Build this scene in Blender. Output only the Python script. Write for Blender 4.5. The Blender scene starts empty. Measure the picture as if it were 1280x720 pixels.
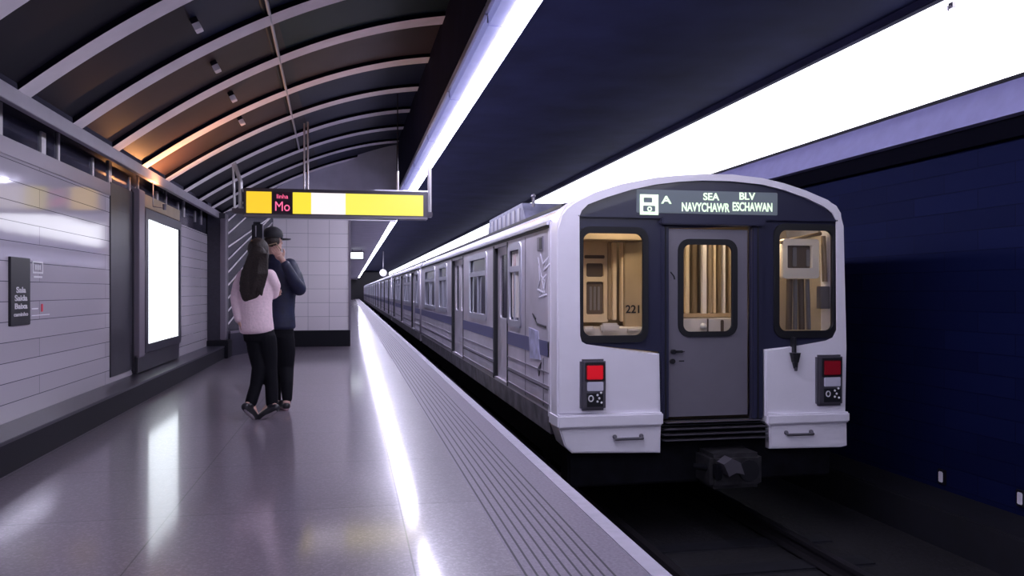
import bpy, bmesh, math, random
from mathutils import Vector, Matrix
random.seed(7)
C = bpy.context.scene.collection
TH = math.atan(0.202); c_, s_ = math.cos(TH), math.sin(TH); CH = 1.2
ORG = {}
# ------------------------------------------------------------------ measuring helpers (camera at 0,0,1.2; track runs along +Y)
def XY(u, Y):
    t = (u-640)/1000; return Y*(s_+t*c_)/(c_-t*s_)
def YX(u, X):
    t = (u-640)/1000; return X*(c_-t*s_)/(s_+t*c_)
def fz(u, v, Y):
    X = XY(u, Y); d = Y*c_+X*s_; return (X, CH+(364-v)/1000*d)
def lz(u, v, X):
    Y = YX(u, X); d = Y*c_+X*s_; return (Y, CH+(364-v)/1000*d)
def W(u, v, d):
    r = (u-640)/1000*d
    return Vector((d*s_+r*c_, d*c_-r*s_, CH+(364-v)/1000*d))
# ------------------------------------------------------------------ materials
def mat(name, col, rough=0.5, metal=0.0, emit=None, es=0.0, noise=0.0, nscale=20, bump=0.0, coat=0.0, spec=0.5):
    m = bpy.data.materials.new(name); m.use_nodes = True
    nt = m.node_tree; b = nt.nodes['Principled BSDF']
    b.inputs['Base Color'].default_value = (*col, 1); b.inputs['Roughness'].default_value = rough
    b.inputs['Metallic'].default_value = metal; b.inputs['Coat Weight'].default_value = coat
    b.inputs['Specular IOR Level'].default_value = spec
    if emit: b.inputs['Emission Color'].default_value = (*emit, 1); b.inputs['Emission Strength'].default_value = es
    if noise or bump:
        tc = nt.nodes.new('ShaderNodeTexCoord'); n = nt.nodes.new('ShaderNodeTexNoise')
        n.inputs['Scale'].default_value = nscale; n.inputs['Detail'].default_value = 5
        nt.links.new(tc.outputs['Object'], n.inputs['Vector'])
        if noise:
            r = nt.nodes.new('ShaderNodeValToRGB')
            r.color_ramp.elements[0].position = .3; r.color_ramp.elements[1].position = .7
            r.color_ramp.elements[0].color = (*[x*(1-noise) for x in col], 1)
            r.color_ramp.elements[1].color = (*[min(1, x*(1+noise)) for x in col], 1)
            nt.links.new(n.outputs['Fac'], r.inputs['Fac']); nt.links.new(r.outputs['Color'], b.inputs['Base Color'])
        if bump:
            bp = nt.nodes.new('ShaderNodeBump'); bp.inputs['Strength'].default_value = bump; bp.inputs['Distance'].default_value = .01
            nt.links.new(n.outputs['Fac'], bp.inputs['Height']); nt.links.new(bp.outputs['Normal'], b.inputs['Normal'])
    return m
def brick_mat(name, col, mortar, w, h, off, axes, rough=0.15, z0=0.0, msize=0.004, vary=0.06):
    m = mat(name, col, rough); nt = m.node_tree; b = nt.nodes['Principled BSDF']
    tc = nt.nodes.new('ShaderNodeTexCoord'); sp = nt.nodes.new('ShaderNodeSeparateXYZ'); cb = nt.nodes.new('ShaderNodeCombineXYZ')
    ad = nt.nodes.new('ShaderNodeMath'); ad.operation = 'SUBTRACT'; ad.inputs[1].default_value = z0
    nt.links.new(tc.outputs['Object'], sp.inputs[0]); nt.links.new(sp.outputs[axes[0]], cb.inputs[0])
    nt.links.new(sp.outputs[axes[1]], ad.inputs[0]); nt.links.new(ad.outputs[0], cb.inputs[1])
    br = nt.nodes.new('ShaderNodeTexBrick'); br.inputs['Scale'].default_value = 1
    br.inputs['Brick Width'].default_value = w; br.inputs['Row Height'].default_value = h; br.inputs['Mortar Size'].default_value = msize
    br.inputs['Mortar Smooth'].default_value = .2; br.offset = off
    br.inputs['Color1'].default_value = (*[x*(1-vary) for x in col], 1); br.inputs['Color2'].default_value = (*[min(1, x*(1+vary)) for x in col], 1)
    br.inputs['Mortar'].default_value = (*mortar, 1)
    nt.links.new(cb.outputs[0], br.inputs['Vector']); nt.links.new(br.outputs['Color'], b.inputs['Base Color'])
    bp = nt.nodes.new('ShaderNodeBump'); bp.inputs['Strength'].default_value = .4; bp.inputs['Distance'].default_value = .003; bp.invert = True
    nt.links.new(br.outputs['Fac'], bp.inputs['Height'])
    n = nt.nodes.new('ShaderNodeTexNoise'); n.inputs['Scale'].default_value = 1.7; n.inputs['Detail'].default_value = 3
    nt.links.new(tc.outputs['Object'], n.inputs['Vector'])
    b2 = nt.nodes.new('ShaderNodeBump'); b2.inputs['Strength'].default_value = .07; b2.inputs['Distance'].default_value = .02
    nt.links.new(n.outputs['Fac'], b2.inputs['Height']); nt.links.new(bp.outputs['Normal'], b2.inputs['Normal'])
    nt.links.new(b2.outputs['Normal'], b.inputs['Normal'])
    b.inputs['Specular IOR Level'].default_value = .75
    if name.startswith('blue'): b.inputs['Specular IOR Level'].default_value = .03
    return m
def terrazzo(name):
    m = mat(name, (.2, .17, .2), .16); nt = m.node_tree; b = nt.nodes['Principled BSDF']
    tc = nt.nodes.new('ShaderNodeTexCoord')
    v = nt.nodes.new('ShaderNodeTexVoronoi'); v.inputs['Scale'].default_value = 85
    nt.links.new(tc.outputs['Object'], v.inputs['Vector'])
    r = nt.nodes.new('ShaderNodeValToRGB'); cr = r.color_ramp
    cr.elements[0].position = 0; cr.elements[0].color = (.17, .14, .177, 1); cr.elements[1].position = 1; cr.elements[1].color = (.27, .225, .28, 1)
    e = cr.elements.new(.6); e.color = (.20, .165, .21, 1)
    sx = nt.nodes.new('ShaderNodeSeparateColor'); nt.links.new(v.outputs['Color'], sx.inputs[0]); nt.links.new(sx.outputs[0], r.inputs['Fac'])
    sp = nt.nodes.new('ShaderNodeSeparateXYZ'); nt.links.new(tc.outputs['Object'], sp.inputs[0])
    br = nt.nodes.new('ShaderNodeTexBrick'); br.offset = 0; br.inputs['Scale'].default_value = 1
    br.inputs['Brick Width'].default_value = 1.22; br.inputs['Row Height'].default_value = 1.22; br.inputs['Mortar Size'].default_value = .004
    mp = nt.nodes.new('ShaderNodeMapping'); mp.inputs['Location'].default_value = (-.27, .35, 0)
    nt.links.new(tc.outputs['Object'], mp.inputs['Vector']); nt.links.new(mp.outputs[0], br.inputs['Vector'])
    br.inputs['Color1'].default_value = (1, 1, 1, 1); br.inputs['Color2'].default_value = (.88, .88, .88, 1); br.inputs['Mortar'].default_value = (.35, .35, .35, 1)
    mx = nt.nodes.new('ShaderNodeMix'); mx.data_type = 'RGBA'; mx.blend_type = 'MULTIPLY'; mx.inputs[0].default_value = 1
    nt.links.new(r.outputs['Color'], mx.inputs[6]); nt.links.new(br.outputs['Color'], mx.inputs[7]); nt.links.new(mx.outputs[2], b.inputs['Base Color'])
    b.inputs['Specular IOR Level'].default_value = .6; b.inputs['Coat Weight'].default_value = .8; b.inputs['Coat Roughness'].default_value = .10
    b.inputs['Roughness'].default_value = .32
    return m
def glass(name, tint=(1, 1, 1)):
    m = bpy.data.materials.new(name); m.use_nodes = True; nt = m.node_tree; nt.nodes.clear()
    o = nt.nodes.new('ShaderNodeOutputMaterial'); mx = nt.nodes.new('ShaderNodeMixShader'); t = nt.nodes.new('ShaderNodeBsdfTransparent')
    g = nt.nodes.new('ShaderNodeBsdfGlossy'); g.inputs['Roughness'].default_value = .03; f = nt.nodes.new('ShaderNodeFresnel'); f.inputs[0].default_value = 1.35
    t.inputs[0].default_value = (*tint, 1)
    nt.links.new(f.outputs[0], mx.inputs[0]); nt.links.new(t.outputs[0], mx.inputs[1]); nt.links.new(g.outputs[0], mx.inputs[2]); nt.links.new(mx.outputs[0], o.inputs[0])
    return m
def emis(name, col, st):
    return mat(name, (.02, .02, .02), .5, emit=col, es=st)
M = dict(
 matte=mat('matte_black', (.004, .004, .008), 1, spec=.02),
 vaultglow=mat('warm_glow_ceiling_panel', (.055, .034, .034), .5, spec=.2, noise=.3, nscale=.8),  # warm glow on the dark vault panels, put into a brown base colour
 intwall=mat('grey_beige_interior', (.40, .35, .31), .5),
 floor=terrazzo('terrazzo'),
 tile=brick_mat('glazed_tile', (.50, .46, .52), (.12, .11, .14), 3.6, .152, .5, (1, 2), .075, .21, .003),
 endtile=brick_mat('end_wall_tile', (.85, .79, .83), (.33, .31, .35), .45, .3, 0, (0, 2), .3, .35, .004, .03),
 bluetile=brick_mat('blue_wall_tile', (.0055, .0085, .042), (.004, .006, .028), .9, .2, .5, (1, 2), .6, 0, .006, .12),
 ledge=mat('dark_stone', (.035, .033, .05), .3, noise=.2, nscale=30),
 black=mat('black_plinth', (.008, .008, .013), .5, spec=.2),
 darkpanel=mat('dark_wall_panel', (.03, .028, .04), .3, noise=.2, nscale=4),
 darkglass=mat('clerestory_glass', (.03, .03, .05), .08, noise=.5, nscale=3),
 greytrim=mat('grey_trim', (.22, .19, .24), .35, .3),
 beam=mat('grey_beam', (.27, .25, .30), .4, .2, noise=.08, nscale=5),
 rib=mat('pale_rib', (.86, .80, .84), .5, noise=.05, nscale=6),
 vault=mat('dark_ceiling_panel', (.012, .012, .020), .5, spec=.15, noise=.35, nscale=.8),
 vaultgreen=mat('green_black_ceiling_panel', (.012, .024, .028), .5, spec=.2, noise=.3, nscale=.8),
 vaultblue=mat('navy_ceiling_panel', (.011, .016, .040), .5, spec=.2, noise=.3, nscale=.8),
 ceil=mat('dark_navy_ceiling', (.0085, .0095, .030), .8, spec=.03, noise=.3, nscale=1.2),
 bulk=mat('bulkhead_paint', (.007, .007, .022), .8, spec=.05, noise=.3, nscale=2),
 gable=mat('gable_plaster', (.72, .69, .76), .7, noise=.08, nscale=3),
 tube=emis('light_tube', (.80, .77, 1.0), 30),
 housing=mat('diffuser_glass', (.05, .05, .11), .35, emit=(.33, .34, .80), es=.42, noise=.35, nscale=5),
 seam=mat('fixture_metal', (.2, .2, .3), .4, .5),
 band=emis('light_band', (.90, .90, 1.0), 2.6),
 bluecove=mat('lilac_cove', (.30, .29, .55), .5, noise=.06, nscale=6),
 poster=emis('poster_glow', (.86, .93, 1.0), 2.0),
 white=mat('white_train_paint', (.84, .81, .90), .28, coat=.3, noise=.03, nscale=3),
 navy=mat('navy_mask', (.030, .031, .062), .25, coat=.3),
 rubber=mat('black_rubber', (.006, .006, .01), .5),
 silver=mat('brushed_steel', (.60, .56, .64), .3, .4, noise=.12, nscale=3, bump=.05),
 roofm=mat('roof_paint', (.34, .335, .43), .55, .1, noise=.15, nscale=4),
 doorm=mat('grey_door_paint', (.27, .25, .30), .34, .5, noise=.06, nscale=3),
 stripe=mat('blue_stripe', (.085, .085, .20), .35),
 dirty=mat('dirty_skirt', (.16, .145, .18), .6, noise=.5, nscale=5),
 under=mat('underframe', (.004, .004, .007), .8, spec=.1, noise=.4, nscale=8),
 sill=mat('sill_steel', (.32, .30, .36), .35, .8),
 pane=glass('window_glass'),
 sidepane=mat('side_window_glass', (.055, .05, .07), .06, coat=.5),
 cream=mat('cream_interior', (.74, .60, .42), .5, noise=.06, nscale=4),
 tan=mat('tan_interior', (.36, .27, .17), .5, noise=.1, nscale=4),
 brown=mat('brown_interior', (.12, .09, .07), .5),
 ivory=mat('ivory_interior', (.72, .68, .66), .5),
 greyint=mat('grey_interior', (.2, .19, .2), .5),
 warm=emis('cab_lamp', (1, .82, .58), 16),
 red=mat('red_lens', (.6, .01, .02), .2, emit=(1, .02, .04), es=.22),
 darkred=mat('dark_red_lens', (.25, .01, .02), .2, emit=(1, .02, .04), es=.02),
 lens=mat('white_lens', (.62, .6, .72), .3),
 lampframe=mat('lamp_housing', (.16, .15, .18), .35, .6),
 lampblack=mat('lamp_black', (.02, .02, .025), .3),
 chrome=mat('handle_chrome', (.35, .33, .38), .3, .9),
 led=mat('led_letters', (.5, .6, .5), .5, emit=(.80, 1.0, .72), es=.75),
 ledglow=mat('led_board', (.07, .085, .13), .3, emit=(.42, .5, .55), es=.13),
 yellow=emis('yellow_panel', (1.0, .80, .04), .8), orange=emis('amber_panel', (1.0, .64, .02), .8),
 lemon=emis('lemon_panel', (1.0, .86, .10), .85), signwhite=emis('white_panel', (1, .90, .92), .85),
 pink=emis('pink_digits', (1.0, .13, .30), 1.1),
 frame=mat('sign_frame', (.05, .045, .06), .35, .4),
 signtop=mat('sign_cap', (.6, .6, .7), .3, .7),
 signdark=mat('sign_dark_panel', (.02, .008, .02), .3),
 print_=mat('white_print', (.78, .76, .8), .5),
 redprint=mat('red_print', (.7, .03, .07), .5),
 plaque=mat('black_plaque', (.012, .012, .018), .35),
 coping=mat('edge_coping', (.40, .375, .46), .5, noise=.08, nscale=14),
 groove=mat('groove_black', (.03, .027, .04), .6),
 tactile=mat('tactile_strip', (.19, .165, .215), .5, spec=.3, noise=.2, nscale=60),
 ballast=mat('ballast', (.009, .008, .012), .85, noise=.6, nscale=25, bump=.9),
 concrete=mat('dark_concrete', (.006, .006, .012), .7, noise=.3, nscale=6),
 rail=mat('rail_steel', (.12, .11, .13), .35, .9),
 skin=mat('skin', (.56, .34, .28), .5), sweater=mat('pink_sweater', (.82, .62, .68), .85, noise=.07, nscale=40, bump=.3),
 jacket=mat('navy_jacket', (.008, .012, .042), .55, noise=.3, nscale=12, bump=.3),
 trousers=mat('black_trousers', (.005, .005, .008), .8, spec=.15), shoe=mat('black_shoe', (.012, .011, .016), .4),
 sole=mat('pale_sole', (.35, .30, .33), .6), pinksole=mat('pinkish_trim', (.45, .28, .32), .6),
 hair=mat('dark_brown_hair', (.02, .012, .010), .6, noise=.5, nscale=60, bump=.5), cap=mat('black_cap', (.01, .009, .014), .7),
 cam=mat('black_device', (.01, .01, .014), .25), camglint=mat('device_highlight', (.35, .33, .36), .3, .6),
 covelamp=emis('cove_lamp', (1, .52, .2), 30),
 cable=mat('grey_conduit', (.45, .43, .46), .35, .5),
 roseglow=mat('rose_glow', (.45, .25, .27), .8),
)
# ------------------------------------------------------------------ mesh helpers
def tag(o, label=None, cat=None, group=None, kind=None):
    if label: o['label'] = label
    if cat: o['category'] = cat
    if group: o['group'] = group
    if kind: o['kind'] = kind
    return o
def thing(name, loc, label, cat, group=None):
    o = bpy.data.objects.new(name, None); C.objects.link(o); o.location = loc; o.empty_display_size = .1
    ORG[o] = Vector(loc); return tag(o, label, cat, group)
def finish(me, name, m, parent=None, org=None, smooth=None):
    mats = m if isinstance(m, (list, tuple)) else [m]
    for x in mats: me.materials.append(x)
    o = bpy.data.objects.new(name, me); C.objects.link(o)
    if parent is not None:
        off = ORG[parent]; me.transform(Matrix.Translation(-off)); o.parent = parent; ORG[o] = off
    elif org is not None:
        off = Vector(org); me.transform(Matrix.Translation(-off)); o.location = off; ORG[o] = off
    else: ORG[o] = Vector((0, 0, 0))
    if smooth is not None:
        for p in me.polygons: p.use_smooth = True
        me.set_sharp_from_angle(angle=math.radians(smooth))
    return o
def obj(name, bm, m, parent=None, org=None, smooth=None, recalc=True):
    if recalc: bmesh.ops.recalc_face_normals(bm, faces=bm.faces)
    me = bpy.data.meshes.new(name); bm.to_mesh(me); bm.free()
    return finish(me, name, m, parent, org, smooth)
def B(): return bmesh.new()
def box(bm, x0, x1, y0, y1, z0, z1, bev=0, mi=0):
    r = bmesh.ops.create_cube(bm, size=1)
    for v in r['verts']:
        v.co = Vector(((x0+x1)/2+v.co.x*(x1-x0), (y0+y1)/2+v.co.y*(y1-y0), (z0+z1)/2+v.co.z*(z1-z0)))
    fs = {f for v in r['verts'] for f in v.link_faces}
    for f in fs: f.material_index = mi
    if bev:
        es = {e for v in r['verts'] for e in v.link_edges}
        bmesh.ops.bevel(bm, geom=list(es), offset=bev, segments=2, affect='EDGES')
    return bm
def tube(bm, a, b, r0, r1=None, seg=12):
    a, b = Vector(a), Vector(b); r1 = r0 if r1 is None else r1; d = b-a
    q = Vector((0, 0, 1)).rotation_difference(d.normalized()).to_matrix().to_4x4()
    bmesh.ops.create_cone(bm, cap_ends=True, segments=seg, radius1=r0, radius2=r1, depth=d.length, matrix=Matrix.Translation((a+b)/2) @ q)
def path(bm, pts, r, seg=8):
    for i in range(len(pts)-1):
        tube(bm, pts[i], pts[i+1], r, r, seg)
        if i: ball(bm, pts[i], r, seg=seg)
def ball(bm, p, r, sc=(1, 1, 1), rot=None, seg=16):
    mt = Matrix.Translation(Vector(p)) @ ((rot.to_4x4()) if rot else Matrix()) @ Matrix.Diagonal((sc[0]*r, sc[1]*r, sc[2]*r, 1))
    bmesh.ops.create_uvsphere(bm, u_segments=seg, v_segments=max(6, seg//2), radius=1, matrix=mt)
def prism(bm, pts, f, mi=0):
    """pts: list of 2D; f(p, k)->Vector for k=0,1 (the two caps)"""
    a = [bm.verts.new(f(p, 0)) for p in pts]; b = [bm.verts.new(f(p, 1)) for p in pts]; n = len(pts)
    fs = [bm.faces.new(a), bm.faces.new(b[::-1])]
    for i in range(n): fs.append(bm.faces.new((a[i], b[i], b[(i+1) % n], a[(i+1) % n])))
    for q in fs: q.material_index = mi
def rr(x0, z0, x1, z1, r, n=5):
    out = []
    for cx, cz, a0 in ((x1-r, z1-r, 0), (x0+r, z1-r, 90), (x0+r, z0+r, 180), (x1-r, z0+r, 270)):
        for k in range(n+1):
            a = math.radians(a0+90*k/n); out.append((cx+r*math.cos(a), cz+r*math.sin(a)))
    return out
def sheet_mesh(loops, depth, f, bev=0):
    """flat plate with holes: 2D curve, filled; f maps (x, y, t) -> world, t in 0..depth"""
    cu = bpy.data.curves.new('tmp', 'CURVE'); cu.dimensions = '2D'; cu.fill_mode = 'BOTH'; cu.extrude = depth/2
    for L in loops:
        sp = cu.splines.new('POLY'); sp.points.add(len(L)-1)
        for i, p in enumerate(L): sp.points[i].co = (p[0], p[1], 0, 1)
        sp.use_cyclic_u = True
    o = bpy.data.objects.new('tmp', cu); me = bpy.data.meshes.new_from_object(o)
    for v in me.vertices: v.co = f(v.co.x, v.co.y, v.co.z+depth/2)
    bpy.data.objects.remove(o); bpy.data.curves.remove(cu)
    bm = bmesh.new(); bm.from_mesh(me); bmesh.ops.remove_doubles(bm, verts=bm.verts, dist=1e-5)
    bpy.data.meshes.remove(me); return bm
def front(Y): return lambda x, z, t: Vector((x, Y+t, z))
def side(X): return lambda y, z, t: Vector((X+t, y, z))
def text(body, size, f, depth=.004, align='CENTER', squash=1.0, wt=.012):
    cu = bpy.data.curves.new('txt', 'FONT'); cu.body = body; cu.size = size; cu.extrude = depth/2; cu.align_x = align; cu.align_y = 'CENTER'
    cu.offset = size*wt
    o = bpy.data.objects.new('txt', cu); me = bpy.data.meshes.new_from_object(o)
    for v in me.vertices: v.co = f(v.co.x*squash, v.co.y, v.co.z)
    bpy.data.objects.remove(o); bpy.data.curves.remove(cu)
    bm = bmesh.new(); bm.from_mesh(me); bpy.data.meshes.remove(me); return bm
def struct(name, bm, m, **k):
    o = obj(name, bm, m, **k); o['kind'] = 'structure'; return o
def copy_tree(o, parent=None):
    n = o.copy(); C.objects.link(n); n.parent = parent; ORG[n] = ORG.get(o)
    for ch in list(o.children): copy_tree(ch, n)
    return n
Y0, YE = -14, 128
# ------------------------------------------------------------------ floor, platform
bm = B()
box(bm, -2.6, .71, Y0, YE, -1.1, 0)
struct('floor', bm, M['floor'])
bm = B(); box(bm, .71, 1.24, Y0, YE, -1.1, 0)
o = struct('trim_1', bm, M['tactile'])
bm = B()
for k in range(9):
    x = .728+k*.0458; box(bm, x-.0045, x+.0045, Y0, YE, -.01, .001)
g = obj('groove_lines', bm, M['groove'], o)
bm = B(); box(bm, 1.24, 1.335, Y0, YE, -.14, .002, .006); struct('trim_2', bm, M['coping'])
bm = B(); box(bm, 1.24, 1.29, Y0, YE, -1.1, -.14); struct('wall_platform_edge', bm, M['concrete'])
# trackbed
bm = B(); box(bm, 1.2, 6.3, Y0, YE, -1.5, -1.22)
struct('trackbed', bm, M['ballast'])
TR = 3.315
bm = B(); box(bm, 5.45, 6.2, Y0, YE, -1.3, -.85, .02); struct('trim_3', bm, M['concrete'])
def rail(x, lab):
    bm = B()
    prism(bm, [(-.065, 0), (.065, 0), (.065, .012), (.012, .03), (.012, .1), (.035, .11), (.035, .145), (-.035, .145), (-.035, .11), (-.012, .1), (-.012, .03), (-.065, .012)],
          lambda p, k: Vector((x+p[0], Y0 if k == 0 else YE, -1.2+p[1])))
    tag(obj('running_rail', bm, M['rail'], org=(x, 0, -1.2)), lab, 'rail', 'running rails under the train')
rail(TR-.7175, 'dim steel running rail nearer the platform, beneath the train')
rail(TR+.7175, 'dim steel running rail farther from the platform, beneath the train')
sl = None
for k in range(10):
    y = 1.2+k*.65
    if sl is None:
        bm = B(); box(bm, TR-1.25, TR+1.25, y-.12, y+.12, -1.28, -1.201, .015)
        sl = obj('sleeper', bm, M['concrete'], org=(TR, y, -1.2)); o = sl
    else:
        o = sl.copy(); C.objects.link(o); o.location = (TR, y, -1.2)
    tag(o, 'dark track sleeper lying across the rails in front of the train', 'sleeper', 'sleepers in front of the train')
# ------------------------------------------------------------------ left wall
XW = -2.5; YT = YX(137, XW)
Yp0 = YX(168, XW); Yp1 = YX(224, XW); Yc0 = YX(262, XW)
bm = B(); box(bm, XW-.2, XW, Y0, Yc0+.5, .0, 2.21); struct('wall_left', bm, M['tile'])
bm = B(); box(bm, XW-.2, XW+.012, Y0, YT, 2.21, 2.34, .004); struct('trim_4', bm, M['greytrim'])
bm = B(); box(bm, XW-.2, XW-.01, Y0, Yc0+.5, 2.21, 3.0)
o = struct('window_1', bm, M['darkglass'])
bm = B()
y = 3.2; k = 0
while y < 15:
    box(bm, XW-.02, XW+.005, y, y+.05+.05*(k % 3 == 0), 2.34, 2.52+.06*(k % 2)); y += [.55, .8, .38, .95][k % 4]; k += 1
obj('window_frame', bm, M['cable'], o)
# ledge
bm = B()
prism(bm, [(-2.51, 0), (-2.2, 0), (-2.2, .205), (-2.215, .215), (-2.51, .222)], lambda p, k: Vector((p[0], Y0 if k == 0 else Yc0-.05, p[1])))
o = struct('baseboard_left', bm, M['black'])
bm = B(); box(bm, -2.515, -2.195, Y0, Yc0-.05, .200, .226, .004)
obj('ledge_top', bm, M['ledge'], o)
# dark wall panel between the tiles and the poster case
bm = B(); box(bm, XW-.02, XW+.012, YT, Yp0, .285, 2.36, .003)
for k in range(1, 7): box(bm, XW+.008, XW+.0135, YT, Yp0, .285+k*.3, .289+k*.3)
struct('trim_5', bm, M['darkpanel'])
# grey beam the vault springs from
XB = -2.3
bm = B(); box(bm, XB-.06, XB, Y0, 15.75, 2.51, 2.625, .004); struct('trim_6', bm, M['beam'])
bm = B(); box(bm, XB-.3, XB-.06, Y0, 15.75, 2.60, 2.625); struct('trim_7', bm, M['black'])
# column at the end of the wall
bm = B()
box(bm, -2.5, -2.2, 15.05, 15.45, .0, 2.6)
o = struct('trim_8', bm, M['ledge'])
bm = B(); box(bm, -2.28, -2.19, 15.03, 15.2, .33, 2.5, .01); obj('column_edge', bm, M['greytrim'], o)
bm = B(); box(bm, -2.55, -2.14, 14.98, 15.5, 0, .32, .01); obj('column_foot', bm, M['black'], o)
# ------------------------------------------------------------------ vault
def zv(X, Y=8.7):
    t = max(0, min(1, (X+2.3)/3.3))
    return 2.67+.614*(X+2.3)-.0945*(X+2.3)*(X+.72)*1.0 - .0945*0 - .05*(1-t) + t*.026*(Y-8.7)
YL = lambda k: 6.33+1.145*k
YR = lambda k: (8.7+1.69*(k-2)) if k >= 2 else 8.7+1.4*(k-2)
NX = 28
def vp(X, k, dz=0):
    t = (X+2.3)/3.3; y = YL(k)*(1-t)+YR(k)*t
    return Vector((X, y, zv(X, y)+dz))
K0, K1 = -7, 8
bm = B()
mats = [M['vault'], M['vaultgreen'], M['vaultblue'], M['vaultglow']]
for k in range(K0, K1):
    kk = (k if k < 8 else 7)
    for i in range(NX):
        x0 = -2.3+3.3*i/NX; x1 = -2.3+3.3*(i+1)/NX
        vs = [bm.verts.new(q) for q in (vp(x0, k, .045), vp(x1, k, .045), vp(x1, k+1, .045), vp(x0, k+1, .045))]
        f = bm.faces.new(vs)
        f.material_index = 3 if (k in (1, 2, 3) and x0 < -.75) or (k == 2) else 1 if (k == 1 and x0 > -.8) else (2 if (k >= 3 and x0 > -.7) or (k == 0 and x0 > -1.3) else 0)  # middle bays get the brown with the warm glow painted in
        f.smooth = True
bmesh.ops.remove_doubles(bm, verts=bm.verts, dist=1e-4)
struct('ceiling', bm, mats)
# flat dark ceiling and soffits
bm = B(); box(bm, 1.33, 6.3, Y0, YE, 4.19, 4.7)
struct('ceiling.001', bm, M['ceil'])
bm = B(); box(bm, 1.0, 1.33, Y0, YE, 3.37, 4.75, .01); struct('trim_9', bm, M['bulk'])
bm = B(); box(bm, 5.72, 5.80, Y0, YE, 4.1, 4.2, .01); struct('trim_10', bm, M['bulk'])
# panel joints and conduit
bm = B()
for a in ((-.66, 5.2), (-.85, 13.6)): pass
pa = Vector((-.63, 4.6, zv(-.63, 4.6)+.02)); pb = Vector((-.86, 14.2, zv(-.86, 14.2)+.02))
tube(bm, pa, pb, .016)
tag(obj('ceiling_conduit', bm, M['cable'], org=pa), 'thin pale conduit running along the dark vaulted ceiling behind the ribs', 'pipe')
bm = B(); tube(bm, pa+Vector((-.05, 0, .012)), pb+Vector((-.05, 0, .012)), .018)  # black tube stands in for the shadow gap at the panel joint
tag(obj('joint_shadow', bm, M['black'], org=pa), 'black strip standing in for the shadow gap beside the pale conduit on the vaulted ceiling', 'rail')
# ribs
names = ['first', 'second', 'third', 'fourth', 'fifth', 'sixth', 'seventh', 'eighth', 'ninth', 'tenth', 'eleventh', 'twelfth']
ri = 0
for k in range(-2, 9):
    bm = B(); wl = .125; wr = .15
    prev = None
    for i in range(NX+1):
        x = -2.3+3.3*i/NX; t = i/NX; p = vp(x, k); w = (wl*(1-t)+wr*t)
        ring = [bm.verts.new((p.x, p.y-w, p.z+.05)), bm.verts.new((p.x, p.y-w+.02, p.z)), bm.verts.new((p.x, p.y+w, p.z)), bm.verts.new((p.x, p.y+w, p.z+.03))]
        if prev:
            for a in range(4):
                f = bm.faces.new((prev[a], prev[(a+1) % 4], ring[(a+1) % 4], ring[a])); f.smooth = False; f.material_index = 0 if a == 1 else 1
        else: bm.faces.new(ring)
        prev = ring
    bm.faces.new(prev[::-1])
    lab = 'pale curved rib crossing the dark vaulted ceiling, %s counting away from the camera' % names[ri] if k >= -1 else 'pale curved rib of the vaulted ceiling, above and behind the view'
    if k >= -1: ri += 1
    tag(obj('ceiling_rib', bm, [M['rib'], M['matte']], org=vp(-2.3, k)), lab, 'ceiling rib', 'pale ribs of the vaulted ceiling')
# small ceiling speakers between the ribs
spots = [(245, 30), (269, 82), (290, 120), (301, 150)]
where = ['nearest the camera', 'second from the camera', 'third from the camera', 'farthest from the camera']
for i, (u, v) in enumerate(spots):
    X = -1.24-.01*i; best = None
    for j in range(300):
        d = 4+j*.05; p = W(u, v, d)
        if p.x > -2.3 and p.z > zv(p.x, p.y)-.01: best = p; break
    p = best; sl_ = .5
    r = Matrix.Rotation(-math.atan(sl_), 3, 'Y')
    t = thing('ceiling_speaker', p, 'small white twin ceiling speaker between the ribs of the vault, %s' % where[i], 'speaker', 'small white fittings on the vault')
    def bx(nm, m, x0, x1, y0, y1, z0, z1, par, bev=.004):
        bm = B(); box(bm, x0, x1, y0, y1, z0, z1, bev)
        for vv in bm.verts: vv.co = r @ vv.co + p
        return obj(nm, bm, m, par)
    bx('bracket', M['black'], -.03, .03, -.05, .05, -.01, .04, t)
    bx('speaker_box', M['rib'], -.03, .03, -.05, -.005, -.06, 0, t)
    bx('speaker_box', M['rib'], -.03, .03, .005, .05, -.06, 0, t)
# gable, end wall
YG = 17.85
pts = [(-2.6, 2.9)]+[(-2.3+3.3*i/20, zv(-2.3+3.3*i/20, 18)+.2) for i in range(21)]+[(1.0, 2.85), (-2.6, 2.85)]
pts = [(-2.6, 2.75), (-2.6, 2.9)]+[(-2.3+3.3*i/20, zv(-2.3+3.3*i/20, 18)+.2) for i in range(21)]+[(1.0, 2.75)]
bm = B(); prism(bm, pts, lambda p, k: Vector((p[0], YG+.25*k, p[1]))); struct('wall_gable', bm, M['gable'])
bm = B(); box(bm, -2.6, -.02, YG, YG+.25, .35, 2.75); struct('wall_far', bm, M['endtile'])
bm = B(); box(bm, -2.6, .0, YG-.03, YG+.25, 0, .35, .005); struct('baseboard_far', bm, M['black'])
bm = B(); box(bm, -.04, .01, YG-.02, YG+.27, .35, 2.75, .005); struct('trim_11', bm, M['greytrim'])
bm = B(); box(bm, -.6, 1.0, YG+.25, YE, 2.95, 3.05); struct('ceiling.002', bm, M['gable'])
bm = B(); box(bm, -.3, -.02, YG+.25, YE, 0, 3.0); struct('wall_corridor', bm, M['darkpanel'])
bm = B(); box(bm, -.02, 1.3, YE-.3, YE, 0, 3.3); box(bm, 1.3, 6.3, YE-.3, YE, -1.3, 4.3); struct('wall_tunnel_end', bm, M['ledge'])
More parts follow.
